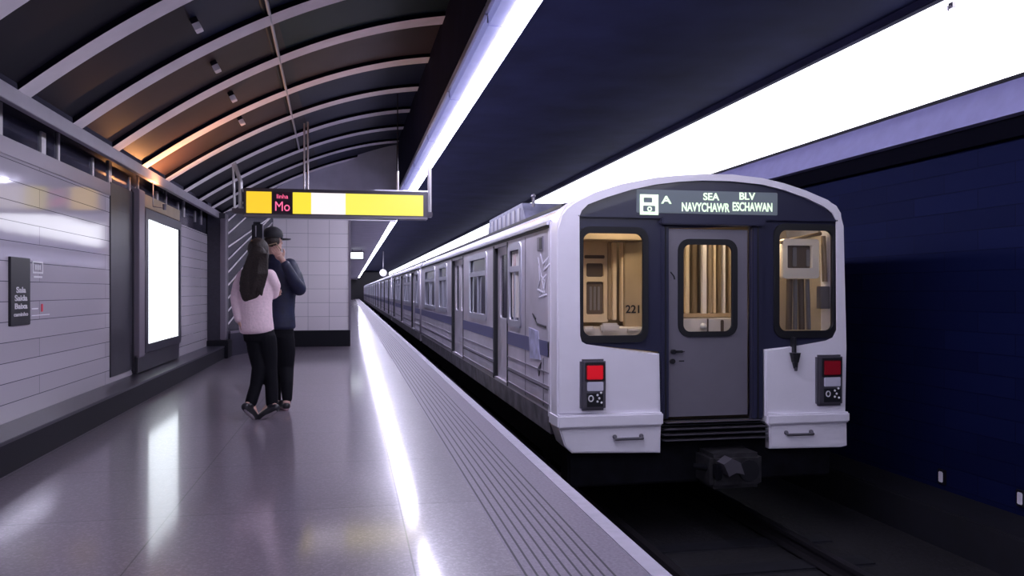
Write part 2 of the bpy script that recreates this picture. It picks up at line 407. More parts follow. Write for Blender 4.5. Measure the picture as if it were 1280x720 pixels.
# a long lit box on the passage wall beyond the end wall
t = thing('light_box', (.0, 34, 2.3), 'small glowing white light box in the passage beyond the end wall', 'light box')
bm = B(); box(bm, -.02, .55, 34.0, 34.12, 2.52, 2.86, .01); obj('case', bm, M['frame'], t)
bm = B(); box(bm, .0, .52, 33.985, 34.0, 2.56, 2.82); obj('glowing_panel', bm, M['poster'], t)
for x in (.08, .45):
    bm = B(); tube(bm, (x, 34.06, 2.85), (x, 34.06, 2.95), .012); obj('hanger', bm, M['lampframe'], t)
# escalator enclosure between column and end wall
bm = B()
A = Vector((-2.25, 15.5, 0)); D = Vector((-1.62, YG-.06, 0)); dr = (D-A).normalized(); nm = Vector((dr.y, -dr.x, 0)); L = (D-A).length
def onA(s, z, o=0): return A+dr*s+nm*o+Vector((0, 0, z))
prism(bm, [(0, .0), (L, .0), (L, 2.75), (0, 3.3)], lambda p, k: onA(p[0], p[1], -.2*k))
t = struct('wall_escalator', bm, mat('glossy_black_panel', (.02, .02, .035), .12))
bm = B(); prism(bm, [(0, 0), (L, 0), (L, .42), (0, .42)], lambda p, k: onA(p[0], p[1], .08-.08*k)); obj('plinth', bm, M['ledge'], t)
bm = B(); prism(bm, [(0, .42), (L, .42), (L, .46), (0, .46)], lambda p, k: onA(p[0], p[1], .09-.09*k)); obj('plinth_rail', bm, M['greytrim'], t)
for k in range(9):
    z0 = .55+k*.24
    bm = B(); s1 = min(L, (2.7-z0)/.55*1.0)
    a0 = onA(0, z0, .012); b0 = onA(min(L, 2.3), min(2.8, z0+1.15), .012)
    w = Vector((0, 0, .014))
    if k >= 7: b0 = onA(L*.55, z0+.6, .012)
    prism(bm, [0, 1, 2, 3], lambda p, q: [a0-w, b0-w, b0+w, a0+w][p]+nm*(.0 if q == 0 else -.012)); obj('diagonal_strip', bm, M['rib'], t)
# ------------------------------------------------------------------ right wall
XR = 6.0
bm = B(); box(bm, XR, XR+.3, Y0, YE, -1.4, 2.6); struct('wall_right', bm, M['bluetile'])
bm = B(); prism(bm, [(XR, 2.6), (XR-.02, 2.62), (XR+.3, 2.62), (XR+.3, 2.6)], lambda p, k: Vector((p[0], Y0 if k == 0 else YE, p[1]))); bm.free()
bm = B()
prism(bm, [(5.78, 2.78), (5.96, 3.14), (6.3, 3.14), (6.3, 2.78)], lambda p, k: Vector((p[0], Y0 if k == 0 else YE, p[1])))
struct('trim_12', bm, M['bluecove'])
bm = B(); box(bm, 5.90, 6.3, Y0, YE, 2.6, 2.78); struct('trim_13', bm, M['matte'])
bm = B(); box(bm, 5.93, 6.3, Y0, YE, 3.14, 3.17); struct('trim_14', bm, M['black'])
bm = B(); box(bm, XR-.02, 6.3, Y0, YE-.3, 3.172, 4.187)
tag(obj('light_band', bm, M['band'], org=(XR, 0, 3.17)), 'long glowing white light band high on the wall above the track', 'light band')
t = thing('hook', (XR-.02, 0, 4.0), 'small grey hook fitting at the top of the glowing white band', 'hook')
y, z = lz(1191, 7, XR-.03)
t.location = (XR-.03, y, z); ORG[t] = Vector(t.location)
bm = B(); box(bm, XR-.06, XR-.018, y-.03, y+.03, z-.03, z+.03, .004); obj('plate', bm, M['chrome'], t)
bm = B(); path(bm, [(XR-.06, y, z), (XR-.09, y, z-.02), (XR-.08, y, z-.06)], .01); obj('loop', bm, M['chrome'], t)
for (u, v, lab) in ((1177, 596, 'small pale upright marker low on the dark track wall'), (1276, 623, 'tiny pale marker low on the dark wall at the right frame edge')):
    y, z = lz(u, v, XR-.02)
    bm = B(); box(bm, XR-.04, XR, y-.03, y+.03, z-.055, z+.055, .008)
    for vv in bm.verts: pass
    o = tag(obj('wall_marker', bm, M['gable'], org=(XR, y, z)), lab, 'marker')
    bm = B(); box(bm, XR-.03, XR, y-.05, y+.05, z-.075, z+.075, .004); obj('backing', bm, M['black'], o)
# ------------------------------------------------------------------ light line
LS = 2.4; n = 0; y = -13.2; base = None
while y < 118:
    if base is None:
        t = thing('ceiling_light', (1.2, y, 3.37), '', 'ceiling light', 'segments of the long light line')
        bm = B(); prism(bm, [(1.02, 3.37), (1.03, 3.22), (1.145, 3.22), (1.145, 3.37)], lambda p, k: Vector((p[0], y+.01+(LS-.02)*k, p[1]))); obj('diffuser', bm, M['housing'], t)
        bm = B(); prism(bm, [(1.147, 3.205), (1.165, 3.19), (1.28, 3.19), (1.30, 3.21), (1.30, 3.345), (1.147, 3.345)], lambda p, k: Vector((p[0], y+.004+(LS-.008)*k, p[1]))); obj('glowing_tube', bm, M['tube'], t)
        bm = B(); box(bm, 1.0, 1.03, y, y+LS-.03, 3.30, 3.37, .004); obj('side_rail', bm, M['signtop'], t)
        bm = B(); box(bm, 1.02, 1.325, y-.012, y+.012, 3.243, 3.372); box(bm, 1.02, 1.325, y, y+LS, 3.345, 3.37); obj('mount', bm, M['seam'], t)
        base = t
    else:
        t = copy_tree(base); t.location = (1.2, y, 3.37)
    vis = y+LS >= 4.6
    if vis: n += 1
    if y+LS < 4.6: t['label'] = 'bright tube light segment overhead, outside the top of the frame'
    elif n <= 8: t['label'] = 'glowing tube light segment under the dark beam, %s of the line counting from the camera' % names[n-1]
    else: t['label'] = 'far glowing tube light segment, beyond the hanging sign, where the line dwindles'
    y += LS
# ------------------------------------------------------------------ poster case
XP = -2.44
yA, zT = lz(183, 273.5, XP); yB = YX(223, XP); zB = lz(183, 430, XP)[1]
t = thing('poster_case', (XW, (yA+yB)/2, .22), 'tall backlit poster case glowing blank white on the left wall', 'poster case')
bm = sheet_mesh([[(yA-.13, zB-.1), (yB+.07, zB-.1), (yB+.07, zT+.12), (yA-.13, zT+.12)], [(yA, zB), (yB, zB), (yB, zT), (yA, zT)]], .085, side(XP-.06))
obj('frame', bm, M['ledge'], t)
bm = B(); box(bm, XP-.05, XP-.004, yA-.01, yB+.01, zB-.01, zT+.01); obj('glowing_panel', bm, M['poster'], t)
bm = B(); box(bm, XW, XP-.035, yA-.45, yB+.06, .27, 2.36, .004); obj('back_panel', bm, M['darkpanel'], t)
bm = B(); box(bm, XW, XP+.02, yA-.42, yA-.15, .42, 2.4, .008); obj('side_post', bm, M['greytrim'], t)
bm = B(); box(bm, XW, XP+.0, yA-.42, yB+.06, .235, zB-.1, .01); obj('base_box', bm, M['darkpanel'], t)
bm = B(); box(bm, XP-.04, XP+.0, yA-.12, yB+.1, zT+.14, 2.38, .004); obj('header_board', bm, M['tan'], t)
# ------------------------------------------------------------------ wall plaque and small notices
yA, zT = lz(13, 320.5, XW+.015); yB = YX(37.5, XW+.015); zB = lz(13, 408, XW+.015)[1]
t = thing('wall_sign', (XW, (yA+yB)/2, zB), 'upright black sign with small white writing on the tiled wall', 'sign')
bm = B(); box(bm, XW-.005, XW+.018, yA, yB, zB, zT, .003); obj('panel', bm, M['plaque'], t)
def wallf(yc, zc, x=XW+.02): return lambda a, b, dd: Vector((x+dd, yc+a, zc+b))
for i, (s, sz) in enumerate((('Sala', .062), ('Saida', .062), ('Baixa', .06), ('caminho', .042))):
    obj('lettering', text(s, sz, wallf((yA+yB)/2, zB+.27-.062*i, XW+.019), .003, squash=1.9, wt=.02), M['print_'], t)
y1, z1 = lz(42, 326, XW+.01); y2, z2 = lz(55, 338, XW+.01)
t = thing('wall_pictogram', (XW, y1, z2), 'small white square pictogram beside the black wall sign', 'pictogram')
zz = z1-.10
obj('outline', sheet_mesh([[(y1, zz), (y2, zz), (y2, z1), (y1, z1)], [(y1+.016, zz+.014), (y2-.016, zz+.014), (y2-.016, z1-.014), (y1+.016, z1-.014)]], .004, side(XW)), M['print_'], t)
for a in (.3, .5, .7):
    bm = B(); box(bm, XW, XW+.004, y1+(y2-y1)*a-.012, y1+(y2-y1)*a+.012, zz+.03, z1-.03); obj('figure', bm, M['print_'], t)
bm = B(); box(bm, XW, XW+.004, y1+.02, y2-.02, zz-.035, zz-.02); obj('underline', bm, M['print_'], t)
y1, z1 = lz(41, 385, XW+.01); y2, _ = lz(63, 385, XW+.01)
t = thing('wall_notice', (XW, y1, z1-.08), 'small notice line with a red mark below the pictogram on the tiles', 'notice')
bm = B(); box(bm, XW, XW+.004, y1, y1+.13, z1-.012, z1-.002); box(bm, XW, XW+.004, y1, y2, z1-.065, z1-.058); obj('line', bm, M['print_'], t)
bm = B(); box(bm, XW, XW+.005, y1+.20, y1+.235, z1-.035, z1+.03, .002); obj('red_mark', bm, M['redprint'], t)
# ------------------------------------------------------------------ hanging sign
YS = 12.25
def sp(u, v): return fz(u, v, YS)
x0, zt = sp(304, 234.5); x1, _ = sp(535, 238); _, zb = sp(304, 270.5)
t = thing('hanging_sign', ((x0+x1)/2, YS, zb), 'long illuminated yellow and white sign hanging across the platform', 'sign')
bm = B(); box(bm, x0, x1, YS, YS+.22, zb, zt, .01); obj('case', bm, M['frame'], t)
bm = B(); box(bm, x0+.7*(x1-x0), x1, YS-.01, YS+.23, zt, zt+.02, .004); obj('cap_strip', bm, M['signtop'], t)
bm = B(); box(bm, x0+.01, x1-.01, YS-.012, YS+.0, zb, zb+.035, .004); obj('lower_rail', bm, M['lampframe'], t)
pz0, pz1 = sp(304, 266)[1], sp(304, 239)[1]
def panel(u0, u1, m, nm='lit_panel'):
    bm = B(); box(bm, XY(u0, YS), XY(u1, YS), YS-.012, YS-.001, pz0, pz1); return obj(nm, bm, m, t)
panel(308, 339.5, M['orange']); panel(366, 389, M['yellow']); panel(389, 432, M['signwhite']); panel(432, 529, M['lemon'])
dp = panel(341, 365, M['signdark'], 'display_panel')
cx, cz = XY(353, YS), (pz0+pz1)/2
sf = lambda cx, cz: (lambda a, b, dd: Vector((cx+a, YS-.014-dd, cz+b)))
obj('digits', text('Mo', .2, sf(cx, cz-.06), .004, wt=0, squash=.85), M['pink'], dp)
obj('digits', text('linha', .09, sf(cx, cz+.09), .004, wt=0), M['pink'], dp)
def hanger(pts, r=.018, m='cable'):
    bm = B(); path(bm, pts, r); obj('hanger', bm, M[m], t)
xh = XY(300, YS)
hanger([(x0-.05, YS+.1, zb+.08), (x0-.05, YS+.1, zt+.1), (XY(291, YS), YS+.1, zv(XY(291, YS), YS)+.02)], .03)
hanger([(x0-.13, YS+.1, zb+.1), (XY(290, YS), YS+.1, zv(XY(290, YS), YS)+.02)], .018)
for u in (380, 384.5):
    x = XY(u, YS); hanger([(x, YS+.1, zt-.02), (x, YS+.1, zv(x, YS)+.03)], .014)
x = XY(497.5, YS); hanger([(x, YS+.1, zt-.02), (x, YS+.1, zt+.32)], .02); hanger([(x, YS+.1, zt+.32), (x, YS+.1, zv(x, YS)+.03)], .009, 'rubber')
x = XY(537.5, YS); hanger([(x, YS+.1, zb+.04), (x, YS+.1, 3.36)], .032)
bm = B(); box(bm, x1-.01, x+.04, YS+.02, YS+.18, zb+.05, zb+.12, .004); obj('end_bracket', bm, M['frame'], t); bm = B(); box(bm, x0-.16, x0+.01, YS+.02, YS+.18, zb+.05, zb+.12, .004); obj('end_bracket', bm, M['frame'], t)
# ------------------------------------------------------------------ TRAIN
YF = 7.06; XL = 1.85; XRt = XY(1058, YF); XC = (XL+XRt)/2
F = lambda u, v: fz(u, v, YF)
out_top = [(697, 290), (697.5, 279), (701, 267), (708, 258), (718, 251), (745, 240), (777, 230), (819, 222), (850, 219), (880, 217.5), (915, 218), (953, 222.5), (980, 229), (1007, 238), (1035, 250), (1047, 257), (1052.5, 266), (1054.5, 283)]
in_top = [(1047.5, 275), (1042, 264.5), (1030, 258), (1007, 247), (980, 237.5), (953, 230.5), (915, 226.5), (880, 225.5), (850, 227), (820, 230.5), (791, 236.5), (760, 246), (735, 255.5), (725, 261.5), (721.7, 270)]
prof = [F(*p) for p in out_top]; prof[0] = (XL, prof[0][1]); prof[1] = (XL, prof[1][1])
def car_root(y, lab):
    return thing('metro_car', (XC, y, -1.05), lab, 'metro car', 'cars of the metro train')
# --- side pieces shared by all cars
def rect(a, b, z0, z1, r=.03): return rr(a, z0, b, z1, r, 3)
def side_build(root, ya, yb, doors, wins, xs=XL, sgn=1, full=True):
    wl = M['silver']
    loops = [[(ya, .05), (yb, .05), (yb, 1.83), (ya, 1.83)]]
    for a, b in doors: loops.append([(a, .09), (b, .09), (b, 1.76), (a, 1.76)])
    for a, b in wins: loops.append(rect(a, b, .84, 1.70, .05))
    obj('side_panel', sheet_mesh(loops, .05, side(xs)), wl, root)
    for a, b in wins:
        fr = obj('window', sheet_mesh([rect(a-.05, b+.05, .79, 1.75, .07), rect(a+.03, b-.03, .87, 1.67, .04)], .03, side(xs-.015)), M['signtop'], root)
        bm = B(); box(bm, xs+.02, xs+.03, a, b, .84, 1.70); obj('pane', bm, M['sidepane'], fr)
        bm = B(); box(bm, xs-.012, xs+.02, a, b, 1.42, 1.49, .004); box(bm, xs-.01, xs+.015, (a+b)/2-.02, (a+b)/2+.02, .87, 1.42); obj('transom', bm, M['signtop'], fr)
    for a, b in doors:
        nl = 1 if b-a < 1.1 else 2; w = (b-a)/nl
        bm = B(); box(bm, xs-.004, xs+.06, b-.015, b+.08, .06, 1.79); box(bm, xs-.004, xs+.06, a-.05, a+.015, .06, 1.79); obj('door_seal', bm, M['rubber'], root)
        for i in range(nl):
            p, q = a+i*w+.012, a+(i+1)*w-.012
            dd = obj('door', sheet_mesh([[(p, .09), (q, .09), (q, 1.76), (p, 1.76)], rect(p+.14, q-.14, .86, 1.66, .07)], .035, side(xs+.045)), wl, root)
            bm = B(); box(bm, xs+.06, xs+.07, p+.13, q-.13, .85, 1.67); obj('pane', bm, M['sidepane'], dd)
    # stripe, ridges, gutter
    segs = []; cur = ya
    for a, b in sorted(doors): segs.append((cur, a-.05)); cur = b+.05
    segs.append((cur, yb))
    bm = B()
    for a, b in segs: box(bm, xs-.004, xs+.01, a, b, .57, .72)
    obj('stripe', bm, M['stripe'], root)
    bm = B()
    for a, b in segs:
        for z in (.12, .27, .29, .42): box(bm, xs-.008, xs+.01, a, b, z-.008, z+.008, .002)
    obj('ridges', bm, M['sill'], root)
    bm = B()
    for a, b in segs:
        for z in (.258,): box(bm, xs-.003, xs+.01, a, b, z-.007, z+.003)
    obj('dark_line', bm, M['groove'], root)  # thin dark line along the side below the middle ridges
    bm = B(); prism(bm, [(xs-.03, 1.83), (xs-.03, 1.86), (xs+.03, 1.88), (xs+.04, 1.83)], lambda p, k: Vector((p[0], ya if k == 0 else yb, p[1]))); obj('gutter', bm, M['signtop'], root)
    bm = B(); box(bm, xs-.01, xs+.03, ya, yb, 1.80, 1.828); obj('gutter_gap', bm, M['rubber'], root)
    bm = B(); prism(bm, [(xs, .05), (xs+.02, -.16), (xs+.2, -.16), (xs+.2, .05)], lambda p, k: Vector((p[0], ya+.03 if k == 0 else yb-.03, p[1]))); obj('skirt', bm, M['dirty'], root)
def roof_build(root, ya, yb):
    # curved roof shell from the cross-section
    P = [(max(p[0], XL+.015) if p[0] < XC else p[0]-.02, p[1]-.012) for p in prof]
    P[0] = (XL+.02, 1.83); P[1] = (XL+.02, 1.86)
    bm = B()
    inner = [(XC+(x-XC)*.97, z-.04) for x, z in P][::-1]
    prism(bm, P+inner, lambda p, k: Vector((p[0], ya if k == 0 else yb, p[1])))
    obj('roof', bm, M['roofm'], root, smooth=30)
    # dark drip line
    i = 4; x, z = P[i]
    bm = B(); box(bm, x-.03, x+.012, ya, yb, z-.012, z+.022); obj('drip_line', bm, M['rubber'], root)
    bm = B(); box(bm, x+.0, x+.03, ya, yb, z+.02, z+.03); obj('roof_strip', bm, M['roofm'], root)
def shell_rest(root, ya, yb):
    bm = B(); box(bm, XRt-.06, XRt-.02, ya, yb, .0, 1.9); obj('far_side_panel', bm, M['silver'], root)
    bm = B(); box(bm, XL+.06, XRt-.06, ya, yb, -.02, .04); obj('car_floor', bm, M['greyint'], root)
    bm = B(); box(bm, XL+.2, XRt-.2, ya+.1, yb-.1, -.5, -.02); box(bm, XL+.45, XRt-.45, ya+.8, yb-.8, -.75, -.5); obj('underframe', bm, M['under'], root)
    for yy in (ya+2.2, yb-2.2):
        bg = B(); box(bg, XC-.95, XC+.95, yy-.9, yy+.9, -.8, -.5, .03); bo = obj('bogie', bg, M['under'], root)
        for dy in (-.65, .65):
            for sx in (-.72, .72):
                bw = B(); tube(bw, (XC+sx-.06, yy+dy, -.67), (XC+sx+.06, yy+dy, -.67), .385, .385, 28); obj('wheel', bw, M['under'], bo)
# ---- front car
c1 = car_root(YF+7, 'white and navy ended steel metro car nearest the camera, with three end windows')
YB = 21.35
side_build(c1, YF+.3, YB, [(9.45, 10.33), (13.3, 14.75)], [(8.68, 9.3), (10.95, 12.5), (15.6, 16.95), (17.85, 20.2)])
roof_build(c1, YF+.33, YB); shell_rest(c1, YF+.3, YB)
# white front shell
lo = [F(697, 519)]+[F(*p) for p in out_top]+[F(1058, 433), F(1058, 519), F(957, 519.5), F(956, 437), F(1033, 428.5), F(1043, 424), F(1048.3, 413)]+[F(*p) for p in in_top]+[F(722.5, 420), F(725, 429), F(732, 433), F(825, 442), F(826.5, 519)]
bm = B(); prism(bm, lo, lambda p, k: Vector((p[0], YF+.30*k, p[1])))
front_edges = [e for e in bm.edges if all(abs(v.co.y-YF) < 1e-4 for v in e.verts)]
bmesh.ops.bevel(bm, geom=front_edges, offset=.02, segments=3, affect='EDGES')
obj('front_shell', bm, M['white'], c1, smooth=35)
# lower boxes and belt
for (pts, bpts) in (([(697, 531), (826.5, 530), (825.5, 566), (715, 566.5), (706, 558)], ((690.5, 519), (827.5, 531))),
                    ([(961.5, 524), (1058.5, 526), (1059, 557), (1052, 559), (962, 561)], ((956.5, 517.5), (1059.5, 527)))):
    q = [F(*p) for p in pts]
    bm = B(); prism(bm, q, lambda p, k: Vector((p[0], YF-.005+.32*k, p[1])))
    es = [e for e in bm.edges if all(abs(v.co.y-(YF-.005)) < 1e-4 for v in e.verts)]
    bmesh.ops.bevel(bm, geom=es, offset=.012, segments=2, affect='EDGES'); obj('bumper_panel', bm, M['white'], c1, smooth=35)
    (xa, za), (xb, zb_) = F(*bpts[0]), F(*bpts[1])
    if xa < XL: xa = XL-.01
    zt_ = F(880, 519)[1] if False else za
    bm = B(); box(bm, xa, xb, YF-.045, YF+.3, min(za, zb_), max(za, zb_), .015); obj('belt_rail', bm, M['white'], c1, smooth=35)
# side wrap below the corner
bm = B(); box(bm, XL-.004, XL+.06, YF+.24, YF+.36, .0, 1.86, .01); obj('corner_trim', bm, M['white'], c1)
# navy mask with openings
def rrp(u0, v0, u1, v1, r):
    a = F(u0, v1); b = F(u1, v0); return rr(a[0], a[1], b[0], b[1], r, 6)
mo = [F(826, 519)]+[F(826, 440), F(732, 431), F(723, 427), F(720, 418), F(720, 268)]+[F(u, v-1.2) for u, v in in_top[::-1]]+[F(1050, 413), F(1044, 426), F(1033, 431), F(955, 440), F(955, 519), F(940, 524), F(940, 283), F(837, 285), F(837, 524)]
wl = rrp(727.5, 289, 807, 423, .09); wr = rrp(973, 285.5, 1044.5, 417, .09)
obj('front_mask', sheet_mesh([mo, wl, wr], .05, front(YF+.035)), M['navy'], c1)
# window rubbers + panes
for (u0, v0, u1, v1, tag_) in ((727.5, 289, 807, 423, 0), (973, 285.5, 1044.5, 417, 1)):
    fr = obj('end_window', sheet_mesh([rrp(u0-4, v0-5, u1+4, v1+6, .11), rrp(u0+2.2, v0+3, u1-2.2, v1-3, .075)], .04, front(YF+.01)), M['rubber'], c1)
    a = F(u0, v1); b = F(u1, v0)
    bm = B(); box(bm, a[0], b[0], YF+.04, YF+.048, a[1], b[1]); obj('pane', bm, M['pane'], fr)
# header ledge and door surround
(xa, za), (xb, zb_) = F(722, 276), F(1048, 271)
bm = B(); box(bm, xa, xb, YF-.0, YF+.05, (za+zb_)/2-.008, (za+zb_)/2+.018, .006); obj('header_ledge', bm, M['navy'], c1)
(xa, za), (xb, zb_) = F(826, 281), F(955, 274)
bm = B(); box(bm, xa, xb, YF-.045, YF+.05, za, zb_, .01); obj('door_canopy', bm, M['navy'], c1)
for (ua, ub) in ((826, 838), (939, 956)):
    (xa, za), (xb, zb_) = F(ua, 524), F(ub, 283)
    bm = B(); box(bm, xa+.012, xb-.012, YF+.0, YF+.09, za, zb_, .012); obj('door_post', bm, M['navy'], c1)
    bm = B(); xm = (xa+xb)/2; box(bm, xm-.008, xm+.008, YF-.006, YF+.03, za, zb_, .003); obj('post_seam', bm, M['rubber'], c1)
# door
(xa, za), (xb, zb_) = F(838.5, 522.5), F(938, 287)
dw = rrp(854.5, 303.5, 920, 417, .085)
bm = sheet_mesh([[(xa, za), (xb, za), (xb, zb_), (xa, zb_)], dw], .04, front(YF+.06))
dr_ = obj('end_door', bm, M['doorm'], c1)
fr = obj('door_window', sheet_mesh([rrp(850.5, 299, 924.5, 421.5, .11), rrp(856.5, 306, 918, 415, .07)], .03, front(YF+.04)), M['rubber'], dr_)
a = F(854.5, 417); b = F(920, 303.5)
bm = B(); box(bm, a[0], b[0], YF+.075, YF+.082, a[1], b[1]); obj('pane', bm, M['pane'], dr_)
bm = B(); xk, zk = F(844, 440); tube(bm, (xk, YF+.02, zk), (xk, YF+.06, zk), .022); box(bm, xk, xk+.09, YF+.02, YF+.035, zk-.012, zk+.012, .005)
x2, z2 = F(843, 452); tube(bm, (x2, YF+.03, z2), (x2, YF+.06, z2), .024); obj('handle', bm, M['rubber'], dr_)
bm = B(); x2, z2 = F(852, 452); box(bm, x2, x2+.05, YF+.055, YF+.06, z2-.006, z2+.006); box(bm, xk+.06, xk+.12, YF+.055, YF+.06, zk-.004, zk+.003); obj('door_marking', bm, M['plaque'], dr_)
bm = B(); q = F(845, 345); path(bm, [(q[0]-.03, YF+.058, q[1]+.04), (q[0], YF+.05, q[1]), (q[0]+.01, YF+.055, q[1]-.03)], .006); obj('grab_catch', bm, M['rubber'], dr_)
# sill and steps
(xa, za), (xb, zb_) = F(828, 529), F(955, 524)
bm = B(); box(bm, xa+.04, xb-.04, YF-.02, YF+.12, za+.0, zb_, .006); obj('door_sill', bm, M['sill'], c1)
bm = B()
for i, v in enumerate((531, 537, 543, 549)):
    (xa, za) = F(827, v+2.2); (xb, zb_) = F(959, v-2.2)
    box(bm, xa, xb, YF-.0-.012*i, YF+.2, za, zb_+.012, .004)
obj('step_plate', bm, M['rubber'], c1)
bm = B()
for i, v in enumerate((533.5, 540, 546.5)):
    (xa, za) = F(829, v+.8); (xb, zb_) = F(957, v-.8)
    box(bm, xa, xb, YF-.035-.012*i, YF+.1, min(za, zb_), min(za, zb_)+.010, .002)
obj('step_edge', bm, M['lampframe'], c1)
# destination board
(xa, za), (xb, zb_) = F(797, 268), F(974, 238)
bm = B(); box(bm, xa, xb, YF+.026, YF+.04, za+.02, zb_-.02, .006); db = obj('destination_board', bm, M['ledglow'], c1)
def ledtext(s, u, v, size, sq=1.0):
    x, z = F(u, v); obj('letters', text(s, size, lambda a, b, dd: Vector((x+a, YF+.02-dd, z+b)), .004, squash=sq, wt=.025), M['led'], db)
a0 = F(801, 268); b0 = F(824, 243)
bm = sheet_mesh([[(a0[0], a0[1]), (b0[0], a0[1]), (b0[0], b0[1]), (a0[0], b0[1])], rr(a0[0]+.03, a0[1]+.03, b0[0]-.03, (a0[1]+b0[1])/2-.01, .01), rr(a0[0]+.035, (a0[1]+b0[1])/2+.02, b0[0]-.06, b0[1]-.03, .01)], .006, front(YF+.018))
obj('route_block', bm, M['led'], db)
ledtext('o', 813, 260, .09); ledtext('A', 834, 250, .10, 1.4)
ledtext('SEA', 890, 246, .095, 1.05); ledtext('BLV', 935, 245.5, .095, 1.05)
ledtext('NAVYCHAWR', 883, 259.5, .115, .66); ledtext('ESCHAWAN', 942, 259, .115, .66)
# tail lamp clusters
def cluster(u0, v0, u1, v1, redm, dv):
    (xa, za), (xb, zb_) = F(u0, v1), F(u1, v0)
    h = zb_-za; w = xb-xa
    bm = B(); box(bm, xa, xb, YF-.045, YF+.02, za, zb_, .02)
    t = obj('tail_lamp', bm, M['lampframe'], c1, smooth=30)
    bm = B(); box(bm, xa+.2*w, xb-.12*w, YF-.062, YF-.03, zb_-.40*h, zb_-.10*h, .01); obj('red_lens', bm, redm, t)['label'] = 'red lamp lens'
    bm = B(); box(bm, xa+.16*w, xb-.06*w, YF-.052, YF-.03, zb_-.43*h, zb_-.06*h, .006); obj('lens_bezel', bm, M['lampblack'], t)
    bm = B(); box(bm, xa+.24*w, xb-.12*w, YF-.055, YF-.03, zb_-.62*h, zb_-.44*h, .006); obj('white_lens', bm, M['lens'], t)
    bm = B(); box(bm, xa+.2*w, xb-.1*w, YF-.052, YF-.03, za+.06*h, zb_-.64*h, .008); pl = obj('socket_panel', bm, M['lampblack'], t)
    bm = B(); zc = za+.24*h; xc = xa+.38*w
    for k in range(14):
        a1, a2 = 2*math.pi*k/14, 2*math.pi*(k+1)/14
        tube(bm, (xc+.022*math.cos(a1), YF-.055, zc+.026*math.sin(a1)), (xc+.022*math.cos(a2), YF-.055, zc+.026*math.sin(a2)), .006)
    for dx, dz in ((.26, .03), (.40, .05), (.26, -.03), (.42, -.04), (.33, 0)): ball(bm, (xc+dx*w, YF-.053, zc+dz*1.0), .011, seg=8)
    obj('socket_pins', bm, M['print_'], pl)
cluster(724.5, 448.5, 756, 513, M['red'], 0); cluster(1019, 443, 1051, 507, M['darkred'], 0)
# bumper handles
for (ua, ub, v) in ((768, 801, 548), (982, 1013, 542.5)):
    xa, z = F(ua, v); xb, _ = F(ub, v)
    bm = B(); path(bm, [(xa, YF-.0, z+.02), (xa, YF-.05, z), (xb, YF-.05, z), (xb, YF-.0, z+.02)], .013, 10)
    ball(bm, (xa, YF-.012, z+.015), .022); ball(bm, (xb, YF-.012, z+.015), .022)
    obj('grab_handle', bm, M['lampframe'], c1, smooth=50)
# hanging connector under right window
x, z = F(991, 447)
bm = B(); tube(bm, (x, YF-.04, z+.05), (x, YF-.04, z-.04), .055, .035, 8); tube(bm, (x, YF-.04, z-.04), (x+.005, YF-.04, z-.10), .03, .02, 8); box(bm, x-.012, x+.012, YF-.05, YF+.03, z+.04, z+.20, .004)
obj('jumper_plug', bm, M['lampblack'], c1)
bm = B(); tube(bm, (x+.005, YF-.045, z-.09), (x+.005, YF-.045, z-.125), .018, .014, 8); obj('plug_tip', bm, M['lampframe'], c1)
# roof-line lamps of the drip edge
# coupler
(xa, za), (xb, zb_) = F(873, 604), F(936, 559)
bm = B(); box(bm, xa, xb, YF-.28, YF+.1, za, zb_, .04); cp = obj('coupler', bm, mat('coupler_iron', (.05, .048, .055), .45, .6, noise=.3, nscale=12), c1, smooth=30)
bm = B(); x, z = F(892, 575); prism(bm, [(-.1, .05), (-.02, .1), (.06, .06), (.1, -.05), (.02, -.03), (-.05, -.06)], lambda p, k: Vector((x+p[0], YF-.42+.15*k, z+p[1]))); obj('coupler_cone', bm, M['lampframe'], cp)
bm = B(); x, z = F(918, 580); tube(bm, (x, YF-.295, z), (x, YF-.27, z), .10, .10, 20); obj('coupler_socket', bm, M['rubber'], cp)
bm = B(); box(bm, xa+.03, xa+.09, YF-.32, YF-.2, za+.1, zb_-.08, .01); x, z = F(862, 580); tube(bm, (x, YF-.1, z), (xa+.05, YF-.2, z), .03); obj('coupler_arm', bm, M['under'], cp)
bm = B(); box(bm, XL+.12, XRt-.12, YF+.08, YF+.35, -.62, -.02, .02); obj('end_beam', bm, M['under'], c1)
# roof pod and aerial
bm = B()
prism(bm, [(9.9, 2.1), (10.15, 2.345), (12.6, 2.33), (12.75, 2.1)], lambda p, k: Vector((2.18+.6*k, p[0], p[1]))); pod = obj('roof_pod', bm, mat('grey_roof_unit', (.14, .14, .20), .6, .2, noise=.3, nscale=8), c1)
for k in range(7):
    bm = B(); box(bm, 2.172, 2.185, 10.25+k*.33, 10.42+k*.33, 2.12, 2.29); obj('vent_grille', bm, M['lampframe'], pod)
bm = B(); tube(bm, (2.3, 10.0, 2.28), (2.3, 10.0, 2.42), .02); ball(bm, (2.3, 10.0, 2.42), .03); obj('aerial', bm, M['lampframe'], pod)
